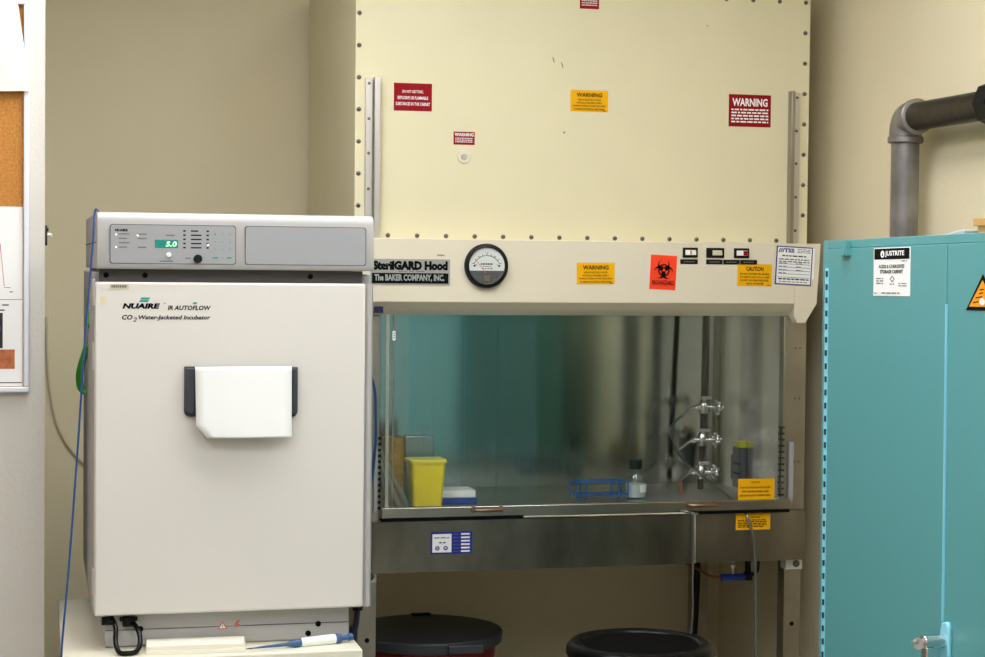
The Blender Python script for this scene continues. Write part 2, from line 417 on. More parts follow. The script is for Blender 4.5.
g = MB(); g.box(gx-.008, gx+.008, yy-.002, yy, gz-.043, gz-.027); g.build('reset_plate', 'bronze', gb)
g = MB(); g.lathe((gx, YC-.0165, gz), [(.0515, 0), (.0515, .0012)], (0, -1, 0), 40); g.build('lens', 'lens', gb)
# switches and their strips
def switch(x0, x1, z0, z1, rx0, rx1, mk, red):
    mb = MB(); mb.box(x0, x1, YC-.004, YC+.001, z0, z1); o = mb.build('rocker_switch', 'black', H, bevel=.0012)
    mb = MB(); mb.prism([(YC-.004, z0+.007), (YC-.009, z0+.008), (YC-.006, z1-.007), (YC-.004, z1-.007)], 'x', rx0, rx1); mb.build('rocker', mk, o)
    if red is not None:
        mb = MB(); mb.box(red[0], red[1], YC-.0098, YC-.006, z0+.008, z1-.008); mb.build('marker', red[2], o)
switch(1.840, 1.886, 1.627, 1.656, 1.847, 1.879, 'white2', (1.861, 1.865, 'redink'))
switch(1.913, 1.968, 1.627, 1.656, 1.931, 1.960, 'tagbeige', None)
switch(1.999, 2.046, 1.627, 1.656, 2.006, 2.040, 'white2', (2.026, 2.039, 'stred'))
for a, b in ((1.833, 1.887), (1.913, 1.9645), (1.966, 2.0175), (2.019, 2.072)):
    sticker(H, 'switch_label', yfr(a, b, 1.608, 1.622, YC), 'black', [('b', 'greyink', .2, .8, .5, .22)], ['greyink'])
# stickers on the access panel
def warn_yellow(x0, x1, z0, z1, y, rot, lab, lines, head='WARNING'):
    it = [('t', 'ink', head, .5, .22, .68 if head == 'WARNING' else .5, .2, .03)]
    for k, (t, w) in enumerate(lines): it.append(('t', 'ink', t, .5, .45+.145*k, w, .085, .02))
    it.append(('b', 'ink', .88, .97, .95, .03))
    return sticker(H, 'warning_sticker', yfr(x0, x1, z0, z1, y, rot), 'styel', it, ['ink'], lab)
WL = [('USE OF ELECTRIC HOOD', .62), ('WITHOUT PROPER SUPPLY', .7), ('DURING STERILE WORK REQUIRED', .88), ('TO MAINTAIN SPECIAL PERSONNEL', .84)]
def red_sticker(x0, x1, z0, z1, it, lab): return sticker(H, 'warning_sticker', yfr(x0, x1, z0, z1, YP), 'stred', it, ['white'], lab)
red_sticker(.993, 1.103, 2.034, 2.112, [('t', 'white', 'DO NOT USE TOXIC,', .5, .31, .55, .115, .018), ('t', 'white', 'EXPLOSIVE OR FLAMMABLE', .5, .53, .8, .115, .018), ('t', 'white', 'SUBSTANCES IN THIS CABINET', .5, .75, .9, .115, .018)], 'red sticker with three white lines')
red_sticker(2.001, 2.134, 2.017, 2.112, [('t', 'white', 'WARNING', .5, .24, .84, .25, .03)]+[('b', 'white', .06, .94, .47+.095*k, .045) for k in range(5)], 'red sticker with large white heading')
red_sticker(1.167, 1.229, 1.942, 1.979, [('t', 'white', 'WARNING', .5, .22, .9, .26, .03)]+[('b', 'white', .08, .92, .5+.14*k, .06) for k in range(3)], 'small red sticker above the plug')
red_sticker(1.538, 1.596, 2.344, 2.386, [('t', 'white', 'WARNING', .5, .18, .86, .24, .03)]+[('b', 'white', .1, .9, .45+.15*k, .06) for k in range(3)], 'small red sticker at the top edge')
warn_yellow(1.513, 1.627, 2.047, 2.109, YP, 0, 'yellow warning sticker on the upper panel', WL)
warn_yellow(1.519, 1.633, 1.547, 1.609, YC, .01, 'yellow warning sticker on the canopy', WL)
warn_yellow(2.011, 2.119, 1.545, 1.610, YC, -.01, 'yellow caution sticker below the switches', [('DO NOT EXPOSE EYES OR SKIN', .84), ('TO DIRECT LIGHT OF U.V. LAMP', .86), ('DO NOT USE WHEN PERSONNEL', .82), ('ARE IN THE ROOM', .5)], 'CAUTION')
# biohazard
bf = yfr(1.741, 1.821, 1.533, 1.633, YC, -.045)
W, Hh = .080, .100
def bio(fr):
    items = []; cx, cy, s = .5, .43, .0105*.115
    def P(px, py): return (cx+px*s/W, cy-py*s/Hh)
    for ang in (90, 210, 330):
        d = math.radians(ang); dx, dy = math.cos(d), math.sin(d)
        c1 = (11*dx, 11*dy); c2 = (15.5*dx, 15.5*dy); n = 28; dl = math.radians(26)
        for k in range(n):
            q = []
            for kk in (k, k+1):
                a = d+dl+(2*PI-2*dl)*kk/n
                q.append((P(c1[0]+15*math.cos(a), c1[1]+15*math.sin(a)), P(c2[0]+11.6*math.cos(a), c2[1]+11.6*math.sin(a))))
            items.append(('p', 'ink', [q[0][0], q[1][0], q[1][1], q[0][1]]))
    for k in range(36):
        a0, a1 = 2*PI*k/36, 2*PI*(k+1)/36
        items.append(('p', 'ink', [P(r*math.cos(a), r*math.sin(a)) for r, a in ((11.5, a0), (11.5, a1), (14.5, a1), (14.5, a0))]))
    items.append(('p', 'storange', [P(3*math.cos(2*PI*k/16), 3*math.sin(2*PI*k/16)) for k in range(16)]))
    for ang in (90, 210, 330):
        d = math.radians(ang); dx, dy = math.cos(d), math.sin(d); w = .9
        items.append(('p', 'storange', [P(-dy*w, dx*w), P(dx*5-dy*w, dy*5+dx*w), P(dx*5+dy*w, dy*5-dx*w), P(dy*w, -dx*w)]))
    items.append(('t', 'ink', 'BIOHAZARD', .5, .79, .84, .12, .012))
    return items
sticker(H, 'biohazard_sticker', bf, 'storange', bio(bf), ['ink', 'storange'], 'orange red biohazard sticker')
# certificate label
cf = yfr(2.131, 2.246, 1.549, 1.663, YC, -.045)
ci = [('r', 'white', .03, .03, .97, .97), ('t', 'blueink', '///TSS', .27, .11, .44, .11, .05)]
ci += [('b', 'greyink', .58, .94, .07+.04*k, .018) for k in range(3)]
ci += [('b', 'ink', .16, .82, .25, .03), ('b', 'greyink', .08, .92, .34, .03), ('b', 'greyink', .08, .92, .40, .03)]
ci += [('r', 'blueink', .06, .455+.085*k, .94, .465+.085*k) for k in range(4)] + [('b', 'greyink', .08, .3, .44+.085*k, .02) for k in range(4)] + [('b', 'greyink', .55, .72, .44+.085*k, .02) for k in range(3)]
ci += [('r', 'blueink', .06, .80, .94, .81), ('b', 'ink', .08, .92, .85, .03), ('b', 'greyink', .1, .9, .92, .02)]
sticker(H, 'certificate_label', yfr(2.150, 2.254, 1.568, 1.660, YC, -.03), 'paper', [], [], 'older white label half covered', th=.0006)
sticker(H, 'certificate_label', cf, 'blueink', ci, ['white', 'blueink', 'greyink', 'ink'], 'white certificate label with blue border', th=.0016)
# posts
def postbox(x0, x1, y0=5.140, y1=5.174, z0=.752, z1=1.455):
    mb = MB(); mb.box(x0, x1, y0, y1, z0, z1); return mb.build('corner_post', 'steel', H, bevel=.0015)
p1 = postbox(.925, .956); p2 = postbox(2.178, 2.250)
for zz in (1.36, 1.21, 1.02):
    for dx in (-.006, .008):
        mb = MB(); mb.cyl((2.222+dx, 5.140, zz), (2.222+dx, 5.1385, zz), .003, seg=10); mb.build('post_screw', 'screw', p2)
# sash
mb = MB(); mb.box(.957, 2.181, 5.120, 5.126, .895, 1.475); mb.build('glass_sash', 'glass', H, smooth=0)
mb = MB(); mb.box(.957, 2.196, 5.108, 5.134, .881, .912); sb = mb.build('sash_rail', 'steel', H, bevel=.003)
for a, b in ((1.216, 1.310), (1.862, 1.956)):
    mb = MB(); mb.tube([(a+.006, 5.108, .903), (a+.006, 5.088, .903), (a+.014, 5.083, .903), (b-.014, 5.083, .903), (b-.006, 5.088, .903), (b-.006, 5.108, .903)], .0052, 10, smooth=False)
    mb.lathe((a+.006, 5.109, .903), [(.009, 0), (.009, .004)], (0, -1, 0), 14); mb.lathe((b-.006, 5.109, .903), [(.009, 0), (.009, .004)], (0, -1, 0), 14)
    mb.build('sash_handle', 'bronze', H)
mb = MB(); mb.box(.972, .981, 5.136, 5.140, .895, 1.46); mb.build('sash_edge_strip', 'alu', H)
mb = MB(); mb.tube([(1.003, 5.19, 1.455), (1.003, 5.19, .93), (1.004, 5.19, .895)], .002, 8, smooth=False); mb.build('lift_cable', 'alu', H)
fr = yfr(.986, .9955, 1.385, 1.411, 5.1195); sticker(H, 'glass_mark', fr, 'paper', [('b', 'ink', .25, .8, .25, .1), ('b', 'ink', .25, .8, .5, .1), ('b', 'ink', .25, .8, .75, .1)], ['ink'])
mb = MB()
mb.box(2.167, 2.170, 5.128, 5.134, .915, 1.128)
for k in range(12): mb.box(2.163, 2.180, 5.128, 5.136, .92+.0183*k, .9255+.0183*k)
mb.build('sash_rack', 'black', H, smooth=0)
mb = MB()
for k in range(13): mb.box(.951, .959, 5.134, 5.139, .905+.0165*k, .9125+.0165*k)
mb.build('sash_rack', 'black', H, smooth=0)
mb = MB(); mb.box(.938, .949, 5.128, 5.140, .897, 1.077); mb.build('sash_guide', 'membrane', H, bevel=.001)
mb = MB(); mb.box(2.197, 2.210, 5.128, 5.140, .902, 1.079); mb.build('sash_guide', 'membrane', H, bevel=.001)
# front below the sash
mb = MB(); mb.prism([(5.137, .745), (5.105, .728), (5.103, .873), (5.137, .873)], 'x', .931, 1.886); mb.build('front_panel', 'steelpanel', H)
mb = MB(); mb.box(1.890, 2.247, 5.118, 5.1375, .728, .876); mb.build('front_panel', 'steelpanel', H, bevel=.002)
mb = MB(); mb.tube([(1.37, 5.106, .878), (1.6, 5.104, .878), (1.875, 5.102, .878), (1.886, 5.102, .872), (1.889, 5.102, .86), (1.890, 5.102, .73)], .0035, 8, sub=5); mb.build('tray_lip', 'chrome', H)
mb = MB(); mb.box(.958, 2.19, 5.106, 5.137, .8735, .8805); mb.build('gap_shade', 'ink', H)  # dark strip painted in for the shaded gap below the sash
fr = yfr(1.098, 1.219, .778, .841, 5.104)
it = [('r', 'white', .04, .09, .50, .92)]+[('r', 'white', .73, .07+.155*k, .94, .145+.155*k) for k in range(6)]
it += [('b', 'greyink', .08, .46, .26, .05), ('b', 'plateblue', .2, .36, .48, .06)]
it += [('p', 'plateblue', [(.16+.055*math.cos(2*PI*k/14), .73+.1*math.sin(2*PI*k/14)) for k in range(14)]), ('p', 'plateblue', [(.36+.055*math.cos(2*PI*k/14), .73+.1*math.sin(2*PI*k/14)) for k in range(14)]), ('t', 'white', 'UL', .16, .73, .055, .09, .03), ('t', 'white', 'SP', .36, .73, .055, .09, .03)]
it += [('b', 'greyink', .54, .70, .11+.155*k, .03) for k in range(6)]
sticker(H, 'data_label', fr, 'plateblue', it, ['white', 'plateblue', 'greyink'], 'blue and white data label')
CL = [('CAUTION', .24, .17), ('THIS HOOD SHOULD NOT BE USED', .84, .42), ('WITH THE VIEW SCREEN OPEN', .74, .61), ('ABOVE THE 8 INCH OPENING MARK', .86, .80)]
sticker(H, 'caution_sticker', yfr(2.030, 2.145, .912, .974, 5.118), 'styel', [('t', 'ink', t, .47, y, w, .09, .02) for t, w, y in CL], ['ink'], 'yellow caution sticker on the sash', th=.001)
sticker(H, 'caution_sticker', yfr(2.024, 2.133, .822, .872, 5.1175), 'styel', [('t', 'ink', 'CAUTION', .55, .26, .3, .11, .02)]+[('b', 'ink', .06, .9-.1*(k == 4), .42+.1*k, .05) for k in range(5)], ['ink'], 'yellow caution sticker on the steel front')
# stand
def leg(x0, x1, y0, y1, mk='steel'):
    mb = MB()
    mb.prism([(x0, y0), (x1, y0), (x1, y1), (x1-.004, y1), (x1-.004, y0+.004), (x0+.004, y0+.004), (x0+.004, y1), (x0, y1)], 'z', .022, .745)
    mb.cyl((( x0+x1)/2, y0+.02, 0), ((x0+x1)/2, y0+.02, .03), .016)
    o = mb.build('leg', mk, H); return o
for x0, x1 in ((.905, .955), (2.205, 2.258)):
    l1 = leg(x0, x1, 5.175, 5.225); leg(x0, x1, 5.96, 6.01)
    mb = MB(); mb.box(x0-.002, x1-.001, 5.160, 5.2, .692, .7275); b = mb.build('leg_bracket', 'white2', H, bevel=.002)
    mb = MB(); mb.lathe(((x0+x1)/2+.005, 5.160, .71), [(.011, -.001), (.011, .003), (.007, .006), (0, .0065)], (0, -1, 0), 16); mb.build('bolt', 'screw', b)
    mb = MB(); mb.cyl(((x0+x1)/2, 5.175, .525), ((x0+x1)/2, 5.174, .525), .007, seg=14); mb.build('hole', 'ink', l1)
mb = MB(); mb.box(.93, 2.23, 5.97, 6.0, .2, .24); mb.box(.915, .945, 5.22, 5.97, .2, .24); mb.box(2.215, 2.245, 5.22, 5.97, .2, .24); mb.build('stand_crossbar', 'steel', H)
# service taps
mb = MB(); mb.tube([(2.112, 5.62, 1.598), (2.100, 5.605, 1.15), (2.092, 5.60, .90), (2.092, 5.60, .886)], .0092, 14); mb.build('riser_pipe', 'pipedark', H)
def tap(z, x, lever_tilt):
    y = 5.6
    t = MB(); t.lathe((x, y, z-.022), [(.010, 0), (.016, .003), (.018, .02), (.016, .04), (.011, .046)], (0, 0, 1), 20)
    t.cyl((x-.034, y-.004, z), (x+.03, y-.004, z), .0085); t.torus((x-.028, y-.004, z), .009, .003, (1, 0, 0), 18, 8); t.torus((x+.022, y-.004, z), .0105, .0035, (1, 0, 0), 18, 8)
    o = t.build('gas_tap', 'chrome', H)
    t = MB(); t.lathe((x+.03, y-.004, z), [(.007, 0), (.008, .008), (.013, .012), (.013, .017), (.006, .02), (.006, .026), (.011, .028), (.011, .034), (0, .036)], (1, 0, 0), 20)
    for k in range(6):
        a = k*PI/3+.3; t.lathe((x+.0465, y-.004+.0195*math.cos(a), z+.0195*math.sin(a)), [(0, -.0075), (.006, -.006), (.0078, 0), (.006, .006), (0, .0075)], (1, 0, 0), 10)
    t.torus((x+.0465, y-.004, z), .0185, .005, (1, 0, 0), 24, 8)
    t.build('handwheel', 'chrome', o)
    t = MB(); t.tube([(x-.03, y-.005, z), (x-.045, y-.008, z-.004), (x-.062, y-.01, z-.016), (x-.078, y-.012, z-.027)], .0055, 10); t.lathe((x-.033, y-.005, z), [(.0085, -.004), (.0085, .004)], (1, 0, 0), 6)
    t.build('spout', 'chrome', o)
    t = MB(); t.box(x-.010, x+.024, y-.016, y-.006, z+.026, z+.036); t.cyl((x, y-.008, z+.018), (x, y-.008, z+.028), .005)
    t.build('lever', 'alu', o, bevel=.002)
tap(1.149, 2.098, 0); tap(1.044, 2.094, 0); tap(.939, 2.092, 0)
# parts below the work surface
mb = MB(); mb.cyl((2.06, 5.3, .650), (2.128, 5.3, .650), .0105); mb.cyl((2.06, 5.3, .650), (2.052, 5.3, .650), .0125, seg=6); vb = mb.build('shutoff_valve', 'valveblue', H); note(vb, 'blue tubular valve')
mb = MB(); mb.lathe((2.089, 5.3, .659), [(.004, 0), (.004, .018), (.010, .020), (.010, .030), (.004, .034), (.004, .087)], (0, 0, 1), 14); mb.build('valve_stem', 'alu', vb)
mb = MB(); mb.box(2.128, 2.150, 5.287, 5.313, .640, .664); mb.cyl((2.138, 5.3, .66), (2.138, 5.3, .746), .009); mb.build('fitting', 'black', vb, bevel=.002)
mb = MB(); mb.tube([(2.052, 5.3, .650), (2.02, 5.32, .652), (1.99, 5.36, .672), (1.93, 5.45, .70), (1.88, 5.5, .743)], .0045, 8); note(mb.build('supply_tube', 'brown', H), 'brown supply tube')
mb = MB(); mb.tube([(2.150, 5.3, .655), (2.168, 5.3, .665), (2.172, 5.3, .70), (2.168, 5.3, .744)], .0055, 8); mb.build('supply_tube', 'black', H)

# ------------------------------------------------------------------ tubes from the taps
def single(name, mb, mk, label, cat, group=None, **k): return tag(mb.build(name, mk, None, **k), label, cat, group)
mb = MB(); mb.tube([(2.024, 5.588, 1.124), (1.998, 5.58, 1.108), (1.978, 5.56, 1.08), (1.974, 5.53, 1.045), (1.985, 5.49, 1.0), (2.01, 5.40, .958), (2.035, 5.28, .92), (2.045, 5.18, .899), (2.052, 5.125, .878), (2.058, 5.1, .852), (2.072, 5.098, .80), (2.08, 5.10, .74), (2.085, 5.105, .60), (2.088, 5.105, .40), (2.075, 5.115, .2)], .0045, 10)
single('flexible_tube', mb, 'tubegrey', 'grey flexible tube from top tap running under sash and hanging below hood', 'tube')
mb = MB(); mb.tube([(1.84, 5.12, .8795), (1.86, 5.098, .884), (1.878, 5.094, .874), (1.882, 5.094, .84), (1.883, 5.096, .7), (1.886, 5.1, .58), (1.876, 5.1, .46), (1.872, 5.1, .3)], .0036, 10)
single('flexible_tube', mb, 'tubeclear', 'clear tube hanging over the seam of the steel front panel', 'tube')
mb = MB(); mb.tube([(2.014, 5.588, .912), (2.012, 5.57, .905), (2.0, 5.53, .897), (1.985, 5.48, .8925)], .0065, 10)
single('rubber_hose', mb, 'brown', 'short brown rubber hose on the spout of the lowest tap', 'hose')
mb = MB(); mb.tube([(2.13, 5.86, .742), (2.175, 5.90, .69), (2.205, 5.925, .6), (2.205, 5.93, .46), (2.195, 5.93, .3), (2.16, 5.92, .15)], .011, 10)
single('rubber_hose', mb, 'black', 'black hose hanging under hood in front of the rear stand leg', 'hose')

# ------------------------------------------------------------------ things inside the hood
ZW = .885
def rounded_rect(hx, hy, r, n=5):
    p = []
    for cx, cy, a in ((hx-r, hy-r, 0), (-hx+r, hy-r, PI/2), (-hx+r, -hy+r, PI), (hx-r, -hy+r, 3*PI/2)):
        p += [(cx+r*math.cos(a+PI/2*k/n), cy+r*math.sin(a+PI/2*k/n)) for k in range(n+1)]
    return p
def loft(mb, c, secs):
    vs = []; n = None
    for hx, hy, r, z in secs:
        q = rounded_rect(hx, hy, r); n = len(q); vs += [(c[0]+a, c[1]+b, c[2]+z) for a, b in q]
    fs = [(j*n+i, j*n+(i+1) % n, (j+1)*n+(i+1) % n, (j+1)*n+i) for j in range(len(secs)-1) for i in range(n)]
    fs += [tuple(range(n-1, -1, -1)), tuple((len(secs)-1)*n+i for i in range(n))]
    mb.add(vs, fs)
c = (1.133, 5.345, ZW)
t = thing('sharps_container', 'yellow plastic sharps bin on the work surface behind the glass', 'container', c)
mb = MB(); loft(mb, c, [(.042, .036, .012, 0), (.044, .038, .012, .004), (.0525, .045, .012, .132)]); mb.build('body', 'yellow', t)
mb = MB(); loft(mb, c, [(.0555, .049, .012, .130), (.0562, .0495, .012, .138), (.054, .047, .012, .1405)]); mb.build('lid', 'yellowlid', t)
c = (1.136, 5.47, ZW)
t = thing('tube_rack', 'pale frosted plastic rack standing behind the yellow bin', 'rack', c)
mb = MB(); mb.box(c[0]-.044, c[0]+.044, 5.45, 5.49, ZW, ZW+.198); mb.build('body', 'cleartube', t, bevel=.003)
mb = MB()
for k in range(7): mb.cyl((c[0]-.036+.012*k, 5.47, ZW+.003), (c[0]-.036+.012*k, 5.47, ZW+.19), .0042, seg=8)
mb.build('tube_insert', 'cleartube', t)
p0 = None
for k in range(9):
    mb = None
    if p0 is None:
        mb = MB(); mb.lathe((1.072, 5.5, ZW), [(.036, 0), (.037, .001), (.037, .016), (.039, .017), (.039, .0205), (.036, .021)], seg=28)
        p0 = single('culture_dish', mb, 'amber', 'amber dish in the leaning stack left of the yellow bin', 'dish', 'stacked amber dishes', smooth=30)
    else:
        d = p0.copy(); COL.objects.link(d); d.location = p0.location+Vector((random.uniform(-.0015, .0015), random.uniform(-.0015, .0015), .0213*k))
for k, (x0, x1, y, z0, z1) in enumerate(((1.062, .967, 5.27, .897, 1.085), (1.035, .962, 5.24, .896, 1.06), (1.020, .969, 5.30, .8955, 1.04))):
    lab = ('longest clear pipette sleeve leaning toward the yellow bin', 'middle clear pipette sleeve leaning on the glass side', 'shortest clear pipette sleeve leaning in the corner')[k]
    mb = MB(); mb.tube([(x0, y, z0), (x1, y, z1)], .0095, 12, smooth=False); single('pipette_sleeve', mb, 'cleartube', lab, 'pipette', 'leaning pipette sleeves')
c = (1.238, 5.42, ZW)
t = thing('storage_box', 'low white plastic box with blue base beside the yellow bin', 'box', c)
mb = MB(); mb.box(1.175, 1.296, 5.37, 5.47, ZW, ZW+.016); mb.build('base', 'plateblue', t, bevel=.002)
mb = MB(); mb.box(1.177, 1.294, 5.372, 5.468, ZW+.0165, ZW+.040); mb.build('lid', 'white2', t, bevel=.004)
# wire rack
c = (1.694, 5.42, ZW)
mb = MB(); x0, x1, y0, y1 = 1.612, 1.776, 5.385, 5.455
for z in (ZW+.014, ZW+.054):
    mb.tube([(x0, y0, z), (x1, y0, z), (x1, y1, z), (x0, y1, z), (x0, y0, z)], .0022, 8, smooth=False)
    for k in range(1, 6): mb.tube([(x0+(x1-x0)*k/6, y0, z), (x0+(x1-x0)*k/6, y1, z)], .0016, 6, smooth=False)
    mb.tube([(x0, 5.42, z), (x1, 5.42, z)], .0016, 6, smooth=False)
for x in (x0, x0+.032, x1-.032, x1):
    for y in (y0, y1): mb.tube([(x, y, ZW+.001), (x, y, ZW+.058)], .0022, 8, smooth=False)
single('test_tube_rack', mb, 'bluewire', 'blue coated wire rack standing beside the glass bottle', 'rack')
# bottle
c = (1.812, 5.42, ZW)
t = thing('reagent_bottle', 'small clear glass bottle with black screw cap and white label', 'bottle', c)
mb = MB(); mb.lathe(c, [(.031, .0005), (.0335, .003), (.0335, .050), (.032, .058), (.020, .079), (.0155, .085), (.0155, .092)], seg=36); mb.build('body', 'bottleglass', t)
mb = MB(); mb.lathe(c, [(.030, .003), (.0315, .005), (.0315, .044), (.0, .0445)], seg=32); mb.build('contents', 'clearish', t)
mb = MB(); mb.lathe(c, [(.019, .090), (.0195, .092), (.0195, .117), (.0185, .119), (0, .1195)], seg=30); mb.build('cap', 'black', t)
mb = MB(); r = .0338
for k in range(8):
    a0 = -PI/2+.1+k*.13; a1 = a0+.13
    mb.add([(c[0]+r*math.cos(a), c[1]+r*math.sin(a), ZW+z) for a, z in ((a0, .020), (a1, .020), (a1, .044), (a0, .044))], [(0, 1, 2, 3)])
mb.build('paper_label', 'paper', t)
# box on the side wall
c = (2.165, 5.45, .95)
t = thing('control_box', 'grey plastic box with yellow green tape fixed to the steel side wall', 'control box', c)
mb = MB(); mb.box(2.174, 2.194, 5.46, 5.535, .900, 1.030); mb.build('body', 'devgrey', t, bevel=.004)
mb = MB(); mb.box(2.178, 2.194, 5.5355, 5.56, .92, 1.0); mb.build('side_clip', 'devgrey', t, bevel=.003)
mb = MB(); mb.box(2.172, 2.194, 5.47, 5.51, 1.0305, 1.048); mb.build('tape', 'lime', t)
mb = MB(); mb.box(2.1725, 2.1745, 5.47, 5.525, .975, .98); mb.box(2.1725, 2.1745, 5.47, 5.525, .945, .95); mb.build('slot', 'ink', t)

# ------------------------------------------------------------------ table and incubator
ZT = .735
t = thing('work_table', 'cream topped table carrying the incubator', 'table', (.394, 4.43, 0))
mb = MB(); mb.box(.066, .722, 4.07, 4.82, ZT-.03, ZT); mb.build('tabletop', 'tabletop', t, bevel=.003)
mb = MB(); mb.box(.09, .70, 4.10, 4.79, ZT-.10, ZT-.031); mb.build('apron', 'white2', t)
for x in (.09, .655):
    for y in (4.10, 4.745):
        mb = MB(); mb.box(x, x+.045, y, y+.045, 0, ZT-.1); mb.build('leg', 'alu', t, bevel=.003)

I = thing('incubator', 'grey and off white water jacketed laboratory incubator standing on a cream table', 'incubator', (.445, 4.5, ZT))
mb = MB(); mb.box(.160, .712, 4.195, 4.79, ZT+.001, .812); ib = mb.build('base', 'incgrey', I, bevel=.003)
mb = MB(); mb.box(.162, .711, 4.1935, 4.1955, .7735, .775); mb.build('seam', 'incdark', ib)
for x, z in ((.238, .775), (.640, .772), (.617, .751)):
    mb = MB(); mb.cyl((x, 4.195, z), (x, 4.1925, z), .0065, seg=16); mb.build('hole', 'ink', ib)
bfz = yfr(.405, .470, .766, .789, 4.1945)
def tri(cx, cy, w, h): return [(cx, cy-h/2), (cx+w/2, cy+h/2), (cx-w/2, cy+h/2)]
sticker(ib, 'hazard_label', bfz, 'incgrey', [('p', 'redink', tri(.25, .5, .36, .8)), ('p', 'paper', tri(.25, .56, .22, .5)), ('r', 'ink', .24, .45, .26, .75),
        ('p', 'redink', [(.78, .08), (.62, .55), (.74, .52), (.66, .95), (.90, .42), (.77, .45), (.88, .08)])], ['redink', 'paper', 'ink'])
mb = MB(); mb.box(.133, .757, 4.206, 4.97, .813, 1.575); sh = mb.build('shell', 'incgrey', I, bevel=.004)
mb = MB(); mb.prism([(.738, 4.162), (.744, 4.155), (.752, 4.157), (.757, 4.166), (.757, 4.205), (.738, 4.205)], 'z', .815, 1.553); mb.build('side_edge', 'incgrey', I)
mb = MB(); mb.box(.135, .737, 4.15, 4.205, .815, 1.554); dr = mb.build('door', 'inc', I, bevel=.005, seg=3)
for z in (1.36, .86, 1.50):
    mb = MB(); mb.box(.1305, .136, 4.158, 4.203, z, z+.06); mb.build('hinge', 'alu', I, bevel=.001)
mb = MB(); mb.box(.145, .735, 4.185, 4.75, 1.554, 1.582); rc = mb.build('top_recess', 'incdark', I)
for x in (.160, .245, .615):
    mb = MB(); mb.cyl((x, 4.185, 1.569), (x, 4.182, 1.569), .006, seg=16); mb.build('grommet', 'ink', rc)
# control head: rounded upper front edge
prof = [(4.152, 1.583), (4.148, 1.592)]+[(4.150+.004, 1.688)]+[(4.154+.022*(1-math.cos(a)), 1.688+.020*math.sin(a)) for a in [PI/2*k/6 for k in range(1, 7)]]+[(4.97, 1.708), (4.97, 1.583)]
mb = MB(); mb.prism(prof, 'x', .1385, .7555); hd = mb.build('control_head', 'incgrey', I, bevel=.002)
mb = MB(); mb.box(.1375, .140, 4.17, 4.96, 1.640, 1.643); mb.build('seam', 'incdark', hd)
YH = 4.1525
# membrane panel plates
def rr_plate(name, x0, x1, z0, z1, y, mk, parent):
    pts = rounded_rect((x1-x0)/2, (z1-z0)/2, .006); cx, cz = (x0+x1)/2, (z0+z1)/2
    mb = MB(); mb.prism([(cx+a, cz+b) for a, b in pts], 'y', y, y+.006); return mb.build(name, mk, parent, smooth=0)
edge = rr_plate('panel_rim', .1665, .4425, 1.5945, 1.6815, 4.1478, 'incdark', I)
kpp = rr_plate('keypad_panel', .168, .441, 1.596, 1.680, 4.1472, 'membrane', I)
rr_plate('panel_rim', .4625, .7365, 1.5945, 1.6815, 4.1478, 'incdark', I)
rr_plate('blank_panel', .464, .735, 1.596, 1.680, 4.1472, 'membrane', I)
lb = MB(); h = 0.0002; rng = random.Random(11); ms = ['ink', 'tealink', 'greyink']
kf = yfr(.168, .441, 1.596, 1.680, 4.1472)
kf.text(lb, 'NUAIRE', .085, .14, .10, .07, h, .06)
lb.mi = 2
for k in range(4): kf.bars(lb, .065, .15-.02*(k % 2), .24+.115*k, .03, h, rng)
for k in (0, 1, 3): kf.bars(lb, .215, .285, .24+.115*k, .03, h, rng)
kf.bars(lb, .44, .51, .26, .03, h, rng); kf.bars(lb, .39, .51, .94, .03, h, rng); kf.bars(lb, .595, .64, .86, .03, h, rng)
lb.mi = 0
for k in range(5):
    kf.bars(lb, .64, .725, .14+.11*k, .035, h, rng); kf.bars(lb, .578, .598, .14+.11*k, .04, h, rng); kf.bars(lb, .765, .785, .14+.11*k, .04, h, rng)
lb.mi = 1
for r_ in range(3):
    for c_ in range(3): kf.text(lb, str(r_*3+c_+1), .835+.06*c_, .22+.20*r_, .014, .05, h)
kf.bars(lb, .815, .86, .84, .045, h, rng); kf.text(lb, '0', .895, .84, .014, .05, h); kf.bars(lb, .93, .97, .84, .045, h, rng)
lb.build('lettering', [M[k] for k in ms], kpp, smooth=0)
df = yfr(.264, .315, 1.630, 1.648, 4.1472)
mb = MB(); df.plate(mb, 0, .0006); dp = mb.build('display', 'lampdisp', kpp, smooth=0)
lb = MB(); df.text(lb, '5.0', .70, .5, .48, .66, .001, .03, .15); lb.build('lettering', 'lit', kpp, smooth=0)
for px, pz in ((.180, 1.6585), (.180, 1.631), (.2265, 1.657), (.3805, 1.638)):
    mb = MB(); mb.cyl((px, 4.1473, pz), (px, 4.1462, pz), .0022, seg=10); mb.build('indicator', 'ledw', kpp)
mb = MB(); mb.lathe((.294, 4.1475, 1.6145), [(.006, 0), (.006, .003), (.004, .005), (0, .0052)], (0, -1, 0), 18); mb.build('push_button', 'white2', kpp)
mb = MB(); mb.lathe((.358, 4.1475, 1.607), [(.0095, 0), (.0095, .008), (.008, .010), (0, .010)], (0, -1, 0), 24); mb.build('dial_knob', 'black', kpp)
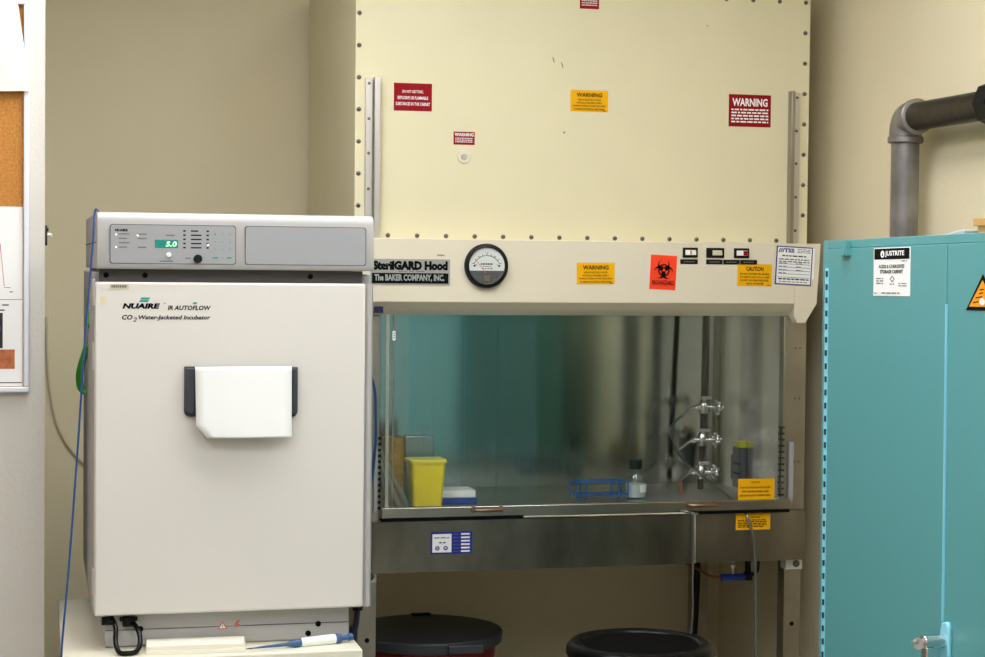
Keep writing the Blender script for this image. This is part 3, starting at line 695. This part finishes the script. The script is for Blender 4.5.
# door lettering
YD = 4.1498
lf = yfr(.193, .388, 1.463, 1.524, YD)
lb = MB(); ms = ['ink', 'tealink']
lf.text(lb, 'NUAIRE', .215, .37, .42, .20, .0004, .055, .22)
lf.text(lb, 'TM', .475, .27, .03, .05, .0004)
lf.text(lb, 'IR AUTOFLOW', .755, .43, .49, .17, .0004, .03, .22)
lf.text(lb, 'CO', .06, .78, .12, .18, .0004, .03, .22); lf.text(lb, '2', .145, .86, .045, .15, .0004, .01, .22)
lf.text(lb, 'Water-Jacketed Incubator', .59, .80, .81, .20, .0004, .028, .22)
lb.mi = 1
for k in range(2): lf.poly(lb, [(.215-.012*k, .06+.09*k), (.315-.012*k, .06+.09*k), (.302-.012*k, .135+.09*k), (.203-.012*k, .135+.09*k)], .0004)
lf.poly(lb, [(.80, .22), (.845, .22), (.835, .29), (.79, .29)], .0006)
lb.build('lettering', [M[k] for k in ms], dr, smooth=0)
sticker(dr, 'barcode_tag', yfr(.166, .208, 1.538, 1.550, YD), 'tagbeige', [('b', 'greyink', .1, .9, .45, .5)], ['greyink'])
mb = MB(); yfr(.147, .158, 1.505, 1.522, YD).plate(mb, 0, .0006); mb.build('tape_scrap', 'tape', dr, smooth=0)
# short cord loop under the door
mb = MB(); mb.tube([(.172, 4.19, .800), (.178, 4.168, .799), (.182, 4.15, .784), (.181, 4.13, .76), (.188, 4.108, .7425), (.206, 4.098, .7415), (.224, 4.108, .7425), (.234, 4.13, .757), (.231, 4.155, .78), (.216, 4.19, .797)], .0058, 10)
mb.build('link_cord', 'blackgloss', I)
mb = MB(); mb.box(.152, .180, 4.178, 4.1975, .789, .806); mb.build('cord_plug', 'black', I, bevel=.002)
mb = MB(); mb.box(.198, .226, 4.178, 4.1975, .784, .806); mb.box(.192, .232, 4.19, 4.1975, .794, .804); mb.build('cord_plug', 'black', I, bevel=.002)
mb = MB(); mb.cyl((.741, 4.25, .814), (.741, 4.25, .79), .012); mb.build('cord_plug', 'black', I)
mb = MB(); mb.tube([(.741, 4.25, .795), (.740, 4.26, .76), (.738, 4.29, .70), (.742, 4.32, .55)], .007, 10); note(mb.build('link_cord', 'bluedk', I), 'dark blue cord')
# green strips on the flank
mb = MB(); mb.prism([(4.62, 1.475), (4.50, 1.478), (4.47, 1.45), (4.50, 1.44), (4.62, 1.445)], 'x', .1300, .1335); mb.build('green_tape', 'green', I)
mb = MB(); mb.tube([(.133, 4.6, 1.395), (.127, 4.62, 1.375), (.119, 4.65, 1.345), (.115, 4.68, 1.315), (.119, 4.70, 1.285), (.133, 4.7, 1.272)], .009, 8); mb.build('green_tape', 'green', I)

t = thing('document_holder', 'dark plastic paper tray stuck on the incubator door', 'holder', (.455, 4.135, 1.25))
pts = [(.329, 1.368), (.329, 1.268), (.332, 1.260), (.340, 1.256), (.571, 1.253), (.579, 1.257), (.582, 1.265), (.582, 1.366)]
mb = MB(); mb.prism(pts, 'y', 4.139, 4.1495); mb.build('back_plate', 'slate', t, bevel=.002)
mb = MB(); mb.prism([(.331, 1.364), (.331, 1.270), (.345, 1.260), (.352, 1.27), (.352, 1.364)], 'y', 4.128, 4.139); mb.build('side_lip', 'slate', t, bevel=.002)
mb = MB(); mb.prism([(.568, 1.362), (.568, 1.262), (.576, 1.260), (.580, 1.268), (.580, 1.362)], 'y', 4.128, 4.139); mb.build('side_lip', 'slate', t, bevel=.002)
t = thing('paper_sheaf', 'folded white papers hanging over the dark tray on the incubator door', 'papers', (.46, 4.12, 1.21))
mb = MB()
def sheet(y0, y1, dz, cut):
    nx, nz = 10, 36; vs = []
    x0, x1, z0, z1 = .351, .565, 1.210+dz, 1.368
    for j in range(nz+1):
        for i in range(nx+1):
            u, v = i/nx, j/nz; z = z1+(z0-z1)*v; x = x0+(x1-x0)*u
            if cut:
                lim = x0+.003*v+max(0, (v-.83)/.17)*.024
                x = lim+(x1-lim)*u
            y = y0+(y1-y0)*v-.004*math.sin(PI*u)*v-.006*max(0, u-.7)*v*v
            if v == 0: y += .006
            vs.append((x, y, z))
    fs = [(j*(nx+1)+i, j*(nx+1)+i+1, (j+1)*(nx+1)+i+1, (j+1)*(nx+1)+i) for j in range(nz) for i in range(nx)]
    m = MB(); m.add(vs, fs); return m
o = sheet(4.118, 4.112, 0, True).build('front_sheet', 'paper', t, smooth=60); md = o.modifiers.new('s', 'SOLIDIFY'); md.thickness = .0012
o = sheet(4.1215, 4.1175, .004, True).build('rear_sheet', 'paper', t, smooth=60); md = o.modifiers.new('s', 'SOLIDIFY'); md.thickness = .0012

mb = MB(); mb.prism([(.249, 4.185), (.244, 4.098), (.460, 4.09), (.472, 4.18)], 'z', ZT+.0006, ZT+.010); mb.prism([(.250, 4.183), (.246, 4.10), (.458, 4.094), (.470, 4.177)], 'z', ZT+.0102, ZT+.0195)
single('paper_pad', mb, 'papcream', 'cream paper pad lying on the table edge below the incubator', 'paper pad', bevel=.0008)
# pipette
a = Vector((.474, 4.098, ZT+.0062)); b = Vector((.712, 4.152, ZT+.0125)); d = (b-a).normalized(); L = (b-a).length
t = thing('pipette', 'blue and white hand pipette lying on the table edge', 'pipette', ((a.x+b.x)/2, (a.y+b.y)/2, ZT))
mb = MB(); mb.lathe(a, [(.0014, 0), (.0022, .02), (.0045, .085), (.0075, .098), (.0098, .104), (.0098, .116), (.0085, .12)], d, 18); mb.build('shaft', 'pipblue', t)
mb = MB(); mb.lathe(a, [(.0012, -.010), (.0016, .001)], d, 10); mb.build('tip', 'black', t)
mb = MB(); mb.lathe(a, [(.0085, .119), (.0105, .122), (.0115, .16), (.0115, .196), (.0105, .202)], d, 20); mb.build('body', 'white2', t)
mb = MB(); mb.lathe(a, [(.0095, .201), (.0115, .205), (.0115, .213), (.009, .217), (.006, .218), (.006, L-.01), (.0085, L-.009), (.0085, L)], d, 18); mb.build('plunger', 'pipblue', t)

# cords round the incubator
mb = MB(); mb.tube([(.150, 4.35, 1.7105), (.140, 4.17, 1.7125), (.1335, 4.146, 1.703), (.128, 4.13, 1.62), (.112, 4.11, 1.42), (.098, 4.10, 1.20), (.080, 4.085, .95), (.063, 4.062, .745), (.062, 4.06, .62), (.07, 4.08, .42)], .0023, 8)
single('network_cord', mb, 'blue', 'thin blue cord running from incubator top past the table corner', 'cord')
mb = MB(); mb.tube([(.90, 5.10, 1.33), (.930, 5.095, 1.26), (.936, 5.095, 1.17), (.935, 5.095, 1.08), (.92, 5.10, .96), (.88, 5.10, .8)], .004, 8)
single('network_cord', mb, 'blue', 'blue cord hanging between incubator and left hood post', 'cord')
mb = MB(); mb.tube([(.046, 6.112, 1.42), (.048, 6.111, 1.31), (.056, 6.111, 1.2), (.075, 6.111, 1.09), (.105, 6.111, 1.02), (.15, 6.111, .96), (.22, 6.111, .90)], .0042, 8)
single('wall_cable', mb, 'tagbeige', 'grey cable sagging along the back wall beside the incubator', 'cable')
# latch on the left wall end
t = thing('wall_latch', 'small brown latch with white peg on the left wall end', 'latch', (.035, 4.66, 1.64))
mb = MB(); mb.box(.0305, .037, 4.63, 4.66, 1.636, 1.685); mb.lathe((.037, 4.64, 1.675), [(.005, 0), (.005, .003)], (1, 0, 0), 10); mb.build('plate', 'pipedark', t, bevel=.002)
mb = MB(); mb.cyl((.037, 4.635, 1.662), (.047, 4.63, 1.662), .0045); mb.build('peg', 'white2', t)

# ------------------------------------------------------------------ notice board and its papers
YB = 4.5995
t = thing('pinboard', 'cork notice board in a white frame on the left wall', 'notice board', (-.45, 4.59, 1.28))
mb = MB(); mb.box(-.895, -.016, 4.590, YB, 1.294, 2.212); mb.build('cork_panel', 'cork', t, smooth=0)
mb = MB(); mb.box(-.908, -.0055, 4.578, YB, 1.282, 1.2955); mb.box(-.908, -.0055, 4.578, YB, 2.210, 2.2225); mb.box(-.019, -.0055, 4.578, YB, 1.2955, 2.21); mb.box(-.908, -.895, 4.578, YB, 1.2955, 2.21); mb.build('frame', 'frame', t, bevel=.003)
mb = MB(); n = 8; vs = []
for j in range(n+1):
    v = j/n; z = 2.30-(2.30-2.004)*v
    xr = -.045+.042*v
    for i in range(5):
        u = i/4; vs.append((-.26+(xr+.26)*u, 4.5735-.003*v*v*u, z-(1-u)*.010*v))
mb.add(vs, [(j*5+i, j*5+i+1, (j+1)*5+i+1, (j+1)*5+i) for j in range(n) for i in range(4)])
o = single('pinned_paper', mb, 'papcream', 'cream paper hanging askew over the top corner of the pinboard', 'paper', smooth=0); o.modifiers.new('s', 'SOLIDIFY').thickness = .0006
def page(name, x0, x1, z0, z1, label, items, ms):
    r = thing(name, label, 'paper', ((x0+x1)/2, 4.589, z0))
    mb = MB(); fr = yfr(x0, x1, z0, z1, 4.5898); fr.plate(mb, 0, .0006); sh_ = mb.build('sheet', 'paper', r, smooth=0)
    lb = MB(); rng = random.Random(5)
    for it in items:
        lb.mi = ms.index(it[1])
        if it[0] == 'b': fr.bars(lb, it[2], it[3], it[4], it[5], .0009, rng)
        else: fr.poly(lb, it[2], .0009)
    lb.build('print', [M[k] for k in ms], r, smooth=0)
def R4(a0, b0, a1, b1): return [(a0, b0), (a1, b0), (a1, b1), (a0, b1)]
page('chart_page', -.30, -.021, 1.506, 1.728, 'white page with a thin red peak chart pinned on the cork', [('p', 'redink', R4(.1, .885, .80, .89)), ('p', 'redink', [(.80, .885), (.812, .40), (.816, .40), (.806, .89)]), ('p', 'redink', [(.812, .40), (.816, .40), (.850, .86), (.844, .86)]), ('p', 'redink', R4(.845, .87, .90, .877)), ('b', 'redink', .89, .92, .92, .012)], ['redink'])
page('photo_page', -.30, -.021, 1.297, 1.5045, 'white page with two small photographs pinned low on the pinboard', [('b', 'greyink', .70, .885, .06, .018), ('b', 'greyink', .76, .85, .12, .018), ('p', 'photo1', R4(.5, .15, .835, .56)), ('p', 'photo2', R4(.45, .575, .935, .80)), ('p', 'ink', R4(.3, .955, .995, .965)), ('p', 'tagbeige', R4(.79, .30, .815, .36))], ['greyink', 'photo1', 'photo2', 'ink', 'tagbeige'])

# ------------------------------------------------------------------ under the hood: bin and stool
c = (1.165, 5.48, 0); zt = .490
t = thing('waste_bin', 'round dark red bin with black lid under the hood', 'bin', c)
mb = MB(); mb.lathe(c, [(.17, .002), (.18, .006), (.214, zt-.036)], seg=48); mb.build('body', 'red', t)
mb = MB(); mb.lathe(c, [(.228, zt-.033), (.233, zt-.031), (.236, zt-.004), (.232, zt+.001), (.216, zt+.003)], seg=56); mb.build('rim', 'slate', t)
mb = MB(); mb.lathe(c, [(.219, zt-.01), (.219, zt+.002), (.19, zt-.008), (.10, zt-.006), (0, zt-.005)], seg=48)
mb.box(c[0]+.0, c[0]+.06, c[1]+.195, c[1]+.225, zt-.005, zt+.007); mb.build('lid', 'binlid', t)
mb = MB(); mb.box(c[0]+.018, c[0]+.125, c[1]-.245, c[1]-.19, zt-.030, zt-.003); mb.build('lid_clip', 'slate', t, bevel=.004)
mb = MB(); mb.prism([(c[0]+.08, c[1]-.05), (c[0]+.14, c[1]-.10), (c[0]+.155, c[1]-.07), (c[0]+.09, c[1]-.02)], 'z', zt-.003, zt-.0015); mb.build('lid_label', 'devgrey', t)

c = (1.492, 4.41, 0); zs = .656
t = thing('lab_stool', 'round black stool standing in front of the hood', 'stool', c)
mb = MB(); mb.lathe(c, [(.02, zs-.056), (.160, zs-.054), (.180, zs-.046), (.188, zs-.030), (.186, zs-.014), (.175, zs-.002), (.163, zs), (.150, zs-.006), (.148, zs-.012), (0, zs-.012)], seg=56); st = mb.build('seat', 'blackgloss', t, smooth=50)
mb = MB(); mb.lathe(c, [(.1475, zs-.013), (.147, zs-.009), (.11, zs-.011), (0, zs-.0105)], seg=48); mb.build('seat_pad', 'blackmatt', st)
mb = MB(); mb.cyl((c[0], c[1], .08), (c[0], c[1], zs-.055), .022); mb.lathe((c[0], c[1], zs-.075), [(.022, 0), (.10, .006), (.10, .02)]); mb.build('column', 'chrome', t)
mb = MB(); mb.torus((c[0], c[1], .25), .19, .009)
for k in range(3): a = k*2*PI/3; mb.cyl((c[0], c[1], .25), (c[0]+.19*math.cos(a), c[1]+.19*math.sin(a), .25), .006, seg=10)
mb.build('foot_ring', 'chrome', t)
for k in range(5):
    a = k*2*PI/5+.3; e = (c[0]+.25*math.cos(a), c[1]+.25*math.sin(a))
    mb = MB(); mb.tube([(c[0], c[1], .09), (c[0]+.12*math.cos(a), c[1]+.12*math.sin(a), .075), (e[0], e[1], .05)], .016, 10); l = mb.build('leg', 'black', t)
    mb = MB(); mb.lathe((e[0], e[1], 0), [(.018, .001), (.024, .006), (.024, .04), (.012, .052)]); mb.build('glide', 'black', l)

# ------------------------------------------------------------------ teal safety cabinets
def teal_cabinet(label, y0, y1, detail):
    # y1 = far end (towards the hood), y0 = near end
    T = thing('storage_cabinet', label, 'cabinet', (1.98, y1, 0))
    mb = MB(); mb.box(1.777, 2.21, y0, y1, .06, 1.662); mb.build('carcass', 'teal', T, bevel=.002)
    ym = 3.323 if detail else (y0+y1)/2
    mb = MB()
    for a in ((y1-.022, y1, .06, 1.662), (y0, y0+.022, .06, 1.662), (y0+.022, y1-.022, 1.644, 1.662), (y0+.022, y1-.022, .06, .085)): mb.box(1.752, 1.777, *a)
    mb.build('face_frame', 'teal', T, bevel=.001)
    d1 = MB(); d1.box(1.750, 1.776, ym+.003, y1-.0235, .088, 1.6432); D1 = d1.build('door', 'teal', T, bevel=.0015)
    d2 = MB(); d2.box(1.750, 1.776, y0+.0235, ym-.002, .088, 1.6432); D2 = d2.build('door', 'teal', T, bevel=.0015)
    for sgn, yy in ((1, y1-.030), (-1, y0+.030)):
        mb = MB(); mb.cyl((1.7495, yy, .10), (1.7495, yy, 1.60), .0058, seg=12)
        hg = mb.build('piano_hinge', 'teallight', T)
        if detail and sgn == 1:
            mb = MB(); mb.cyl((1.7455, yy-.0042, .120), (1.7455, yy-.0042, .133), .0026, seg=10); kn = mb.build('hinge_gap', 'tealdark', hg)
            for k in range(1, 50): put_copy(kn, hg, (0, 0, .0298*k))
    mb = MB(); mb.box(1.746, 1.7505, ym-.007, ym-.0025, .09, 1.525); mb.build('door_edge', 'teallight', T)
    for yy in (y0+.05, y1-.05):
        for xx in (1.80, 2.17):
            mb = MB(); mb.cyl((xx, yy, 0), (xx, yy, .062), .02); mb.build('foot', 'black', T)
    # paddle handle with lock
    hy, hz = ym-.020, .862
    mb = MB(); mb.prism([(hy-.020, hz-.10), (hy+.014, hz-.10), (hy+.014, hz+.02), (hy+.004, hz+.036), (hy-.012, hz+.040), (hy-.020, hz+.03)], 'x', 1.741, 1.7505); hp = mb.build('handle_plate', 'teallight', T, bevel=.003)
    mb = MB(); mb.cyl((1.742, hy, hz), (1.698, hy, hz), .0135, seg=24); mb.lathe((1.698, hy, hz), [(.0135, 0), (.0115, .003), (0, .0032)], (-1, 0, 0), 24); mb.box(1.70, 1.718, hy-.012, hy+.012, hz-.10, hz-.01); hc = mb.build('lock_handle', 'chrome', T, bevel=.002)
    if detail:
        mb = MB(); mb.lathe((1.688, hy, hz-.003), [(.0115, 0), (.0115, .003)], (-.5, -1, 0), 20); mb.box(1.674, 1.694, hy-.003, hy+.002, hz-.004, hz+.002); k_ = mb.build('key', 'alu', T)
        # latch clip at the upper corner
        mb = MB(); mb.box(1.738, 1.7505, y1-.145, y1-.110, 1.627, 1.634); mb.box(1.738, 1.7505, y1-.149, y1-.143, 1.627, 1.658); mb.build('corner_clip', 'teal', T)
        fr = xfr(3.648, 3.478, 1.539, 1.641, 1.7497)
        it = [('r', 'ink', .02, .02, .98, .245), ('t', 'white', 'JUSTRITE', .58, .135, .52, .13, .04), ('p', 'white', [(.25+.055*math.cos(2*PI*k/14), .135+.075*math.sin(2*PI*k/14)) for k in range(14)]), ('p', 'ink', tri(.25, .14, .05, .06)),
              ('t', 'ink', 'ACIDS & CORROSIVES', .5, .39, .70, .075, .03), ('t', 'ink', 'STORAGE CABINET', .5, .50, .63, .075, .03), ('b', 'greyink', .78, .92, .285, .02)]
        it += [('b', 'greyink', .08, .28, .64+.05*k, .022) for k in range(3)]+[('b', 'greyink', .70, .94, .74+.05*k, .018) for k in range(2)]
        it += [('p', 'greyink', [(.53, .58), (.60, .65), (.53, .72), (.46, .65)]), ('p', 'paper', [(.53, .61), (.575, .65), (.53, .69), (.485, .65)]), ('b', 'greyink', .46, .59, .755, .02), ('b', 'greyink', .03, .14, .945, .018), ('b', 'greyink', .24, .74, .94, .025)]
        sticker(D1, 'cabinet_label', fr, 'paper', it, ['ink', 'white', 'greyink', 'paper'], 'white label with black heading')
        tf = xfr(3.243, 3.115, 1.514, 1.583, 1.7497)
        tp = MB(); tp.add([tf.p(a, b, h_) for h_ in (0, .0008) for a, b in ((.5, 0), (1, 1), (0, 1))], [(0, 1, 2), (5, 4, 3), (0, 3, 4, 1), (1, 4, 5, 2), (2, 5, 3, 0)])
        ts = tp.build('hazard_triangle', 'ink', D2, smooth=0); note(ts, 'orange hazard triangle with black border')
        lb = MB(); tf.poly(lb, [(.5, .16), (.90, .90), (.10, .90)], .0011)
        lb.mi = 1
        for (xa, ya, xb, yb) in ((.42, .42, .55, .40), (.40, .52, .52, .50), (.30, .64, .50, .60), (.22, .78, .40, .74), (.40, .42, .40, .55), (.46, .60, .46, .68)):
            tf.poly(lb, [(xa, ya), (xb, yb), (xb, yb+.03), (xa, ya+.03)], .0014)
        lb.mi = 2; tf.poly(lb, [(.50+.085*math.cos(2*PI*k/14), .76+.1*math.sin(2*PI*k/14)) for k in range(14)], .0016)
        lb.build('pictogram', [M['orange'], M['ink'], M['white']], ts, smooth=0)
        T.rotation_euler.x = -.012; T.location.y -= .0195
    return T
teal_cabinet('teal steel safety cabinet with white label and hazard triangle, ahead of the grey pipe', 2.745, 3.915, True)
teal_cabinet('plain teal steel cabinet added out of view for its reflection in the hood steel', 1.55, 2.72, False)  # unseen cabinet, added to complete the teal reflection in the hood's back wall
# things on the cabinet
t = thing('cardboard_box', 'flat brown cardboard box on top of the teal cabinet', 'box', (2.0, 3.28, 1.672))
mb = MB(); mb.box(1.86, 2.12, 3.13, 3.405, 1.6735, 1.690); mb.build('tray', 'kraft', t, bevel=.001)
mb = MB(); mb.box(1.855, 2.125, 3.125, 3.415, 1.6885, 1.7035); mb.build('lid', 'kraft', t, bevel=.001)
mb = MB(); vs = []; fs = []
mb.prism([(3.425, 1.668), (3.56, 1.6665), (3.50, 1.674), (3.45, 1.681), (3.425, 1.682)], 'x', 1.84, 2.05)
single('plastic_sheet', mb, 'incgrey', 'folded grey sheet beside the cardboard box on the teal cabinet', 'sheet', bevel=.003)
# ------------------------------------------------------------------ vent pipe
PX, PY, PZ, PR = 2.285, 4.585, 2.006, .0375
t = thing('vent_pipe', 'grey iron pipe rising behind the teal cabinet and bending along the wall', 'pipe', (PX, PY, 0))
mb = MB(); mb.cyl((PX, PY, 0.002), (PX, PY, PZ-.06), PR, seg=36); vp = mb.build('riser', 'pipe', t)
mb = MB()
for k in range(3): mb.prism([(PX-.036+.004*k+.0, PZ-.232+.004*k), (PX-.034+.006*k, PZ-.226+.005*k), (PX-.032+.006*k, PZ-.226+.005*k), (PX-.0335+.004*k, PZ-.232+.004*k)], 'y', PY-PR-.004, PY-PR+.02)
mb = MB(); mb.tube([(PX, PY, PZ-.062), (PX, PY, PZ-.04), (PX, PY-.004, PZ-.022), (PX, PY-.014, PZ-.008), (PX, PY-.030, PZ-.001), (PX, PY-.05, PZ), (PX, PY-.062, PZ)], .0435, 32, sub=5)
mb.lathe((PX, PY, PZ-.068), [(.043, 0), (.0475, .003), (.0475, .016), (.043, .02)]); mb.lathe((PX, PY-.072, PZ), [(.043, 0), (.0475, .003), (.0475, .016), (.043, .02)], (0, 1, 0)); mb.build('elbow', 'pipe', t, smooth=45)
mb = MB(); mb.cyl((PX, PY-.06, PZ), (PX, 3.2, PZ), PR, seg=36); mb.build('horizontal_run', 'pipedark', t)
mb = MB(); mb.lathe((PX, 4.135, PZ), [(.040, 0), (.045, .002), (.045, .012), (.058, .016), (.058, .075), (.042, .08)], (0, -1, 0), 8); mb.lathe((PX, 4.138, PZ), [(.0405, 0), (.0405, .004)], (0, 1, 0), 30); mb.build('union_nut', 'black', t, smooth=20)
mb = MB(); mb.box(PX+.03, 2.3595, 3.60, 3.63, PZ-.012, PZ+.012); mb.torus((PX, 3.615, PZ), .041, .006, (0, 1, 0)); mb.build('pipe_clamp', 'pipedark', t)

# ------------------------------------------------------------------ world and view
w = bpy.data.worlds.new('world'); SC.world = w; w.use_nodes = True
w.node_tree.nodes['Background'].inputs['Color'].default_value = (.05, .05, .05, 1); w.node_tree.nodes['Background'].inputs['Strength'].default_value = .2
SC.view_settings.view_transform = 'Standard'; SC.view_settings.look = 'None'; SC.view_settings.gamma = 1; SC.view_settings.exposure = 0.0
SC.view_settings.use_curve_mapping = False
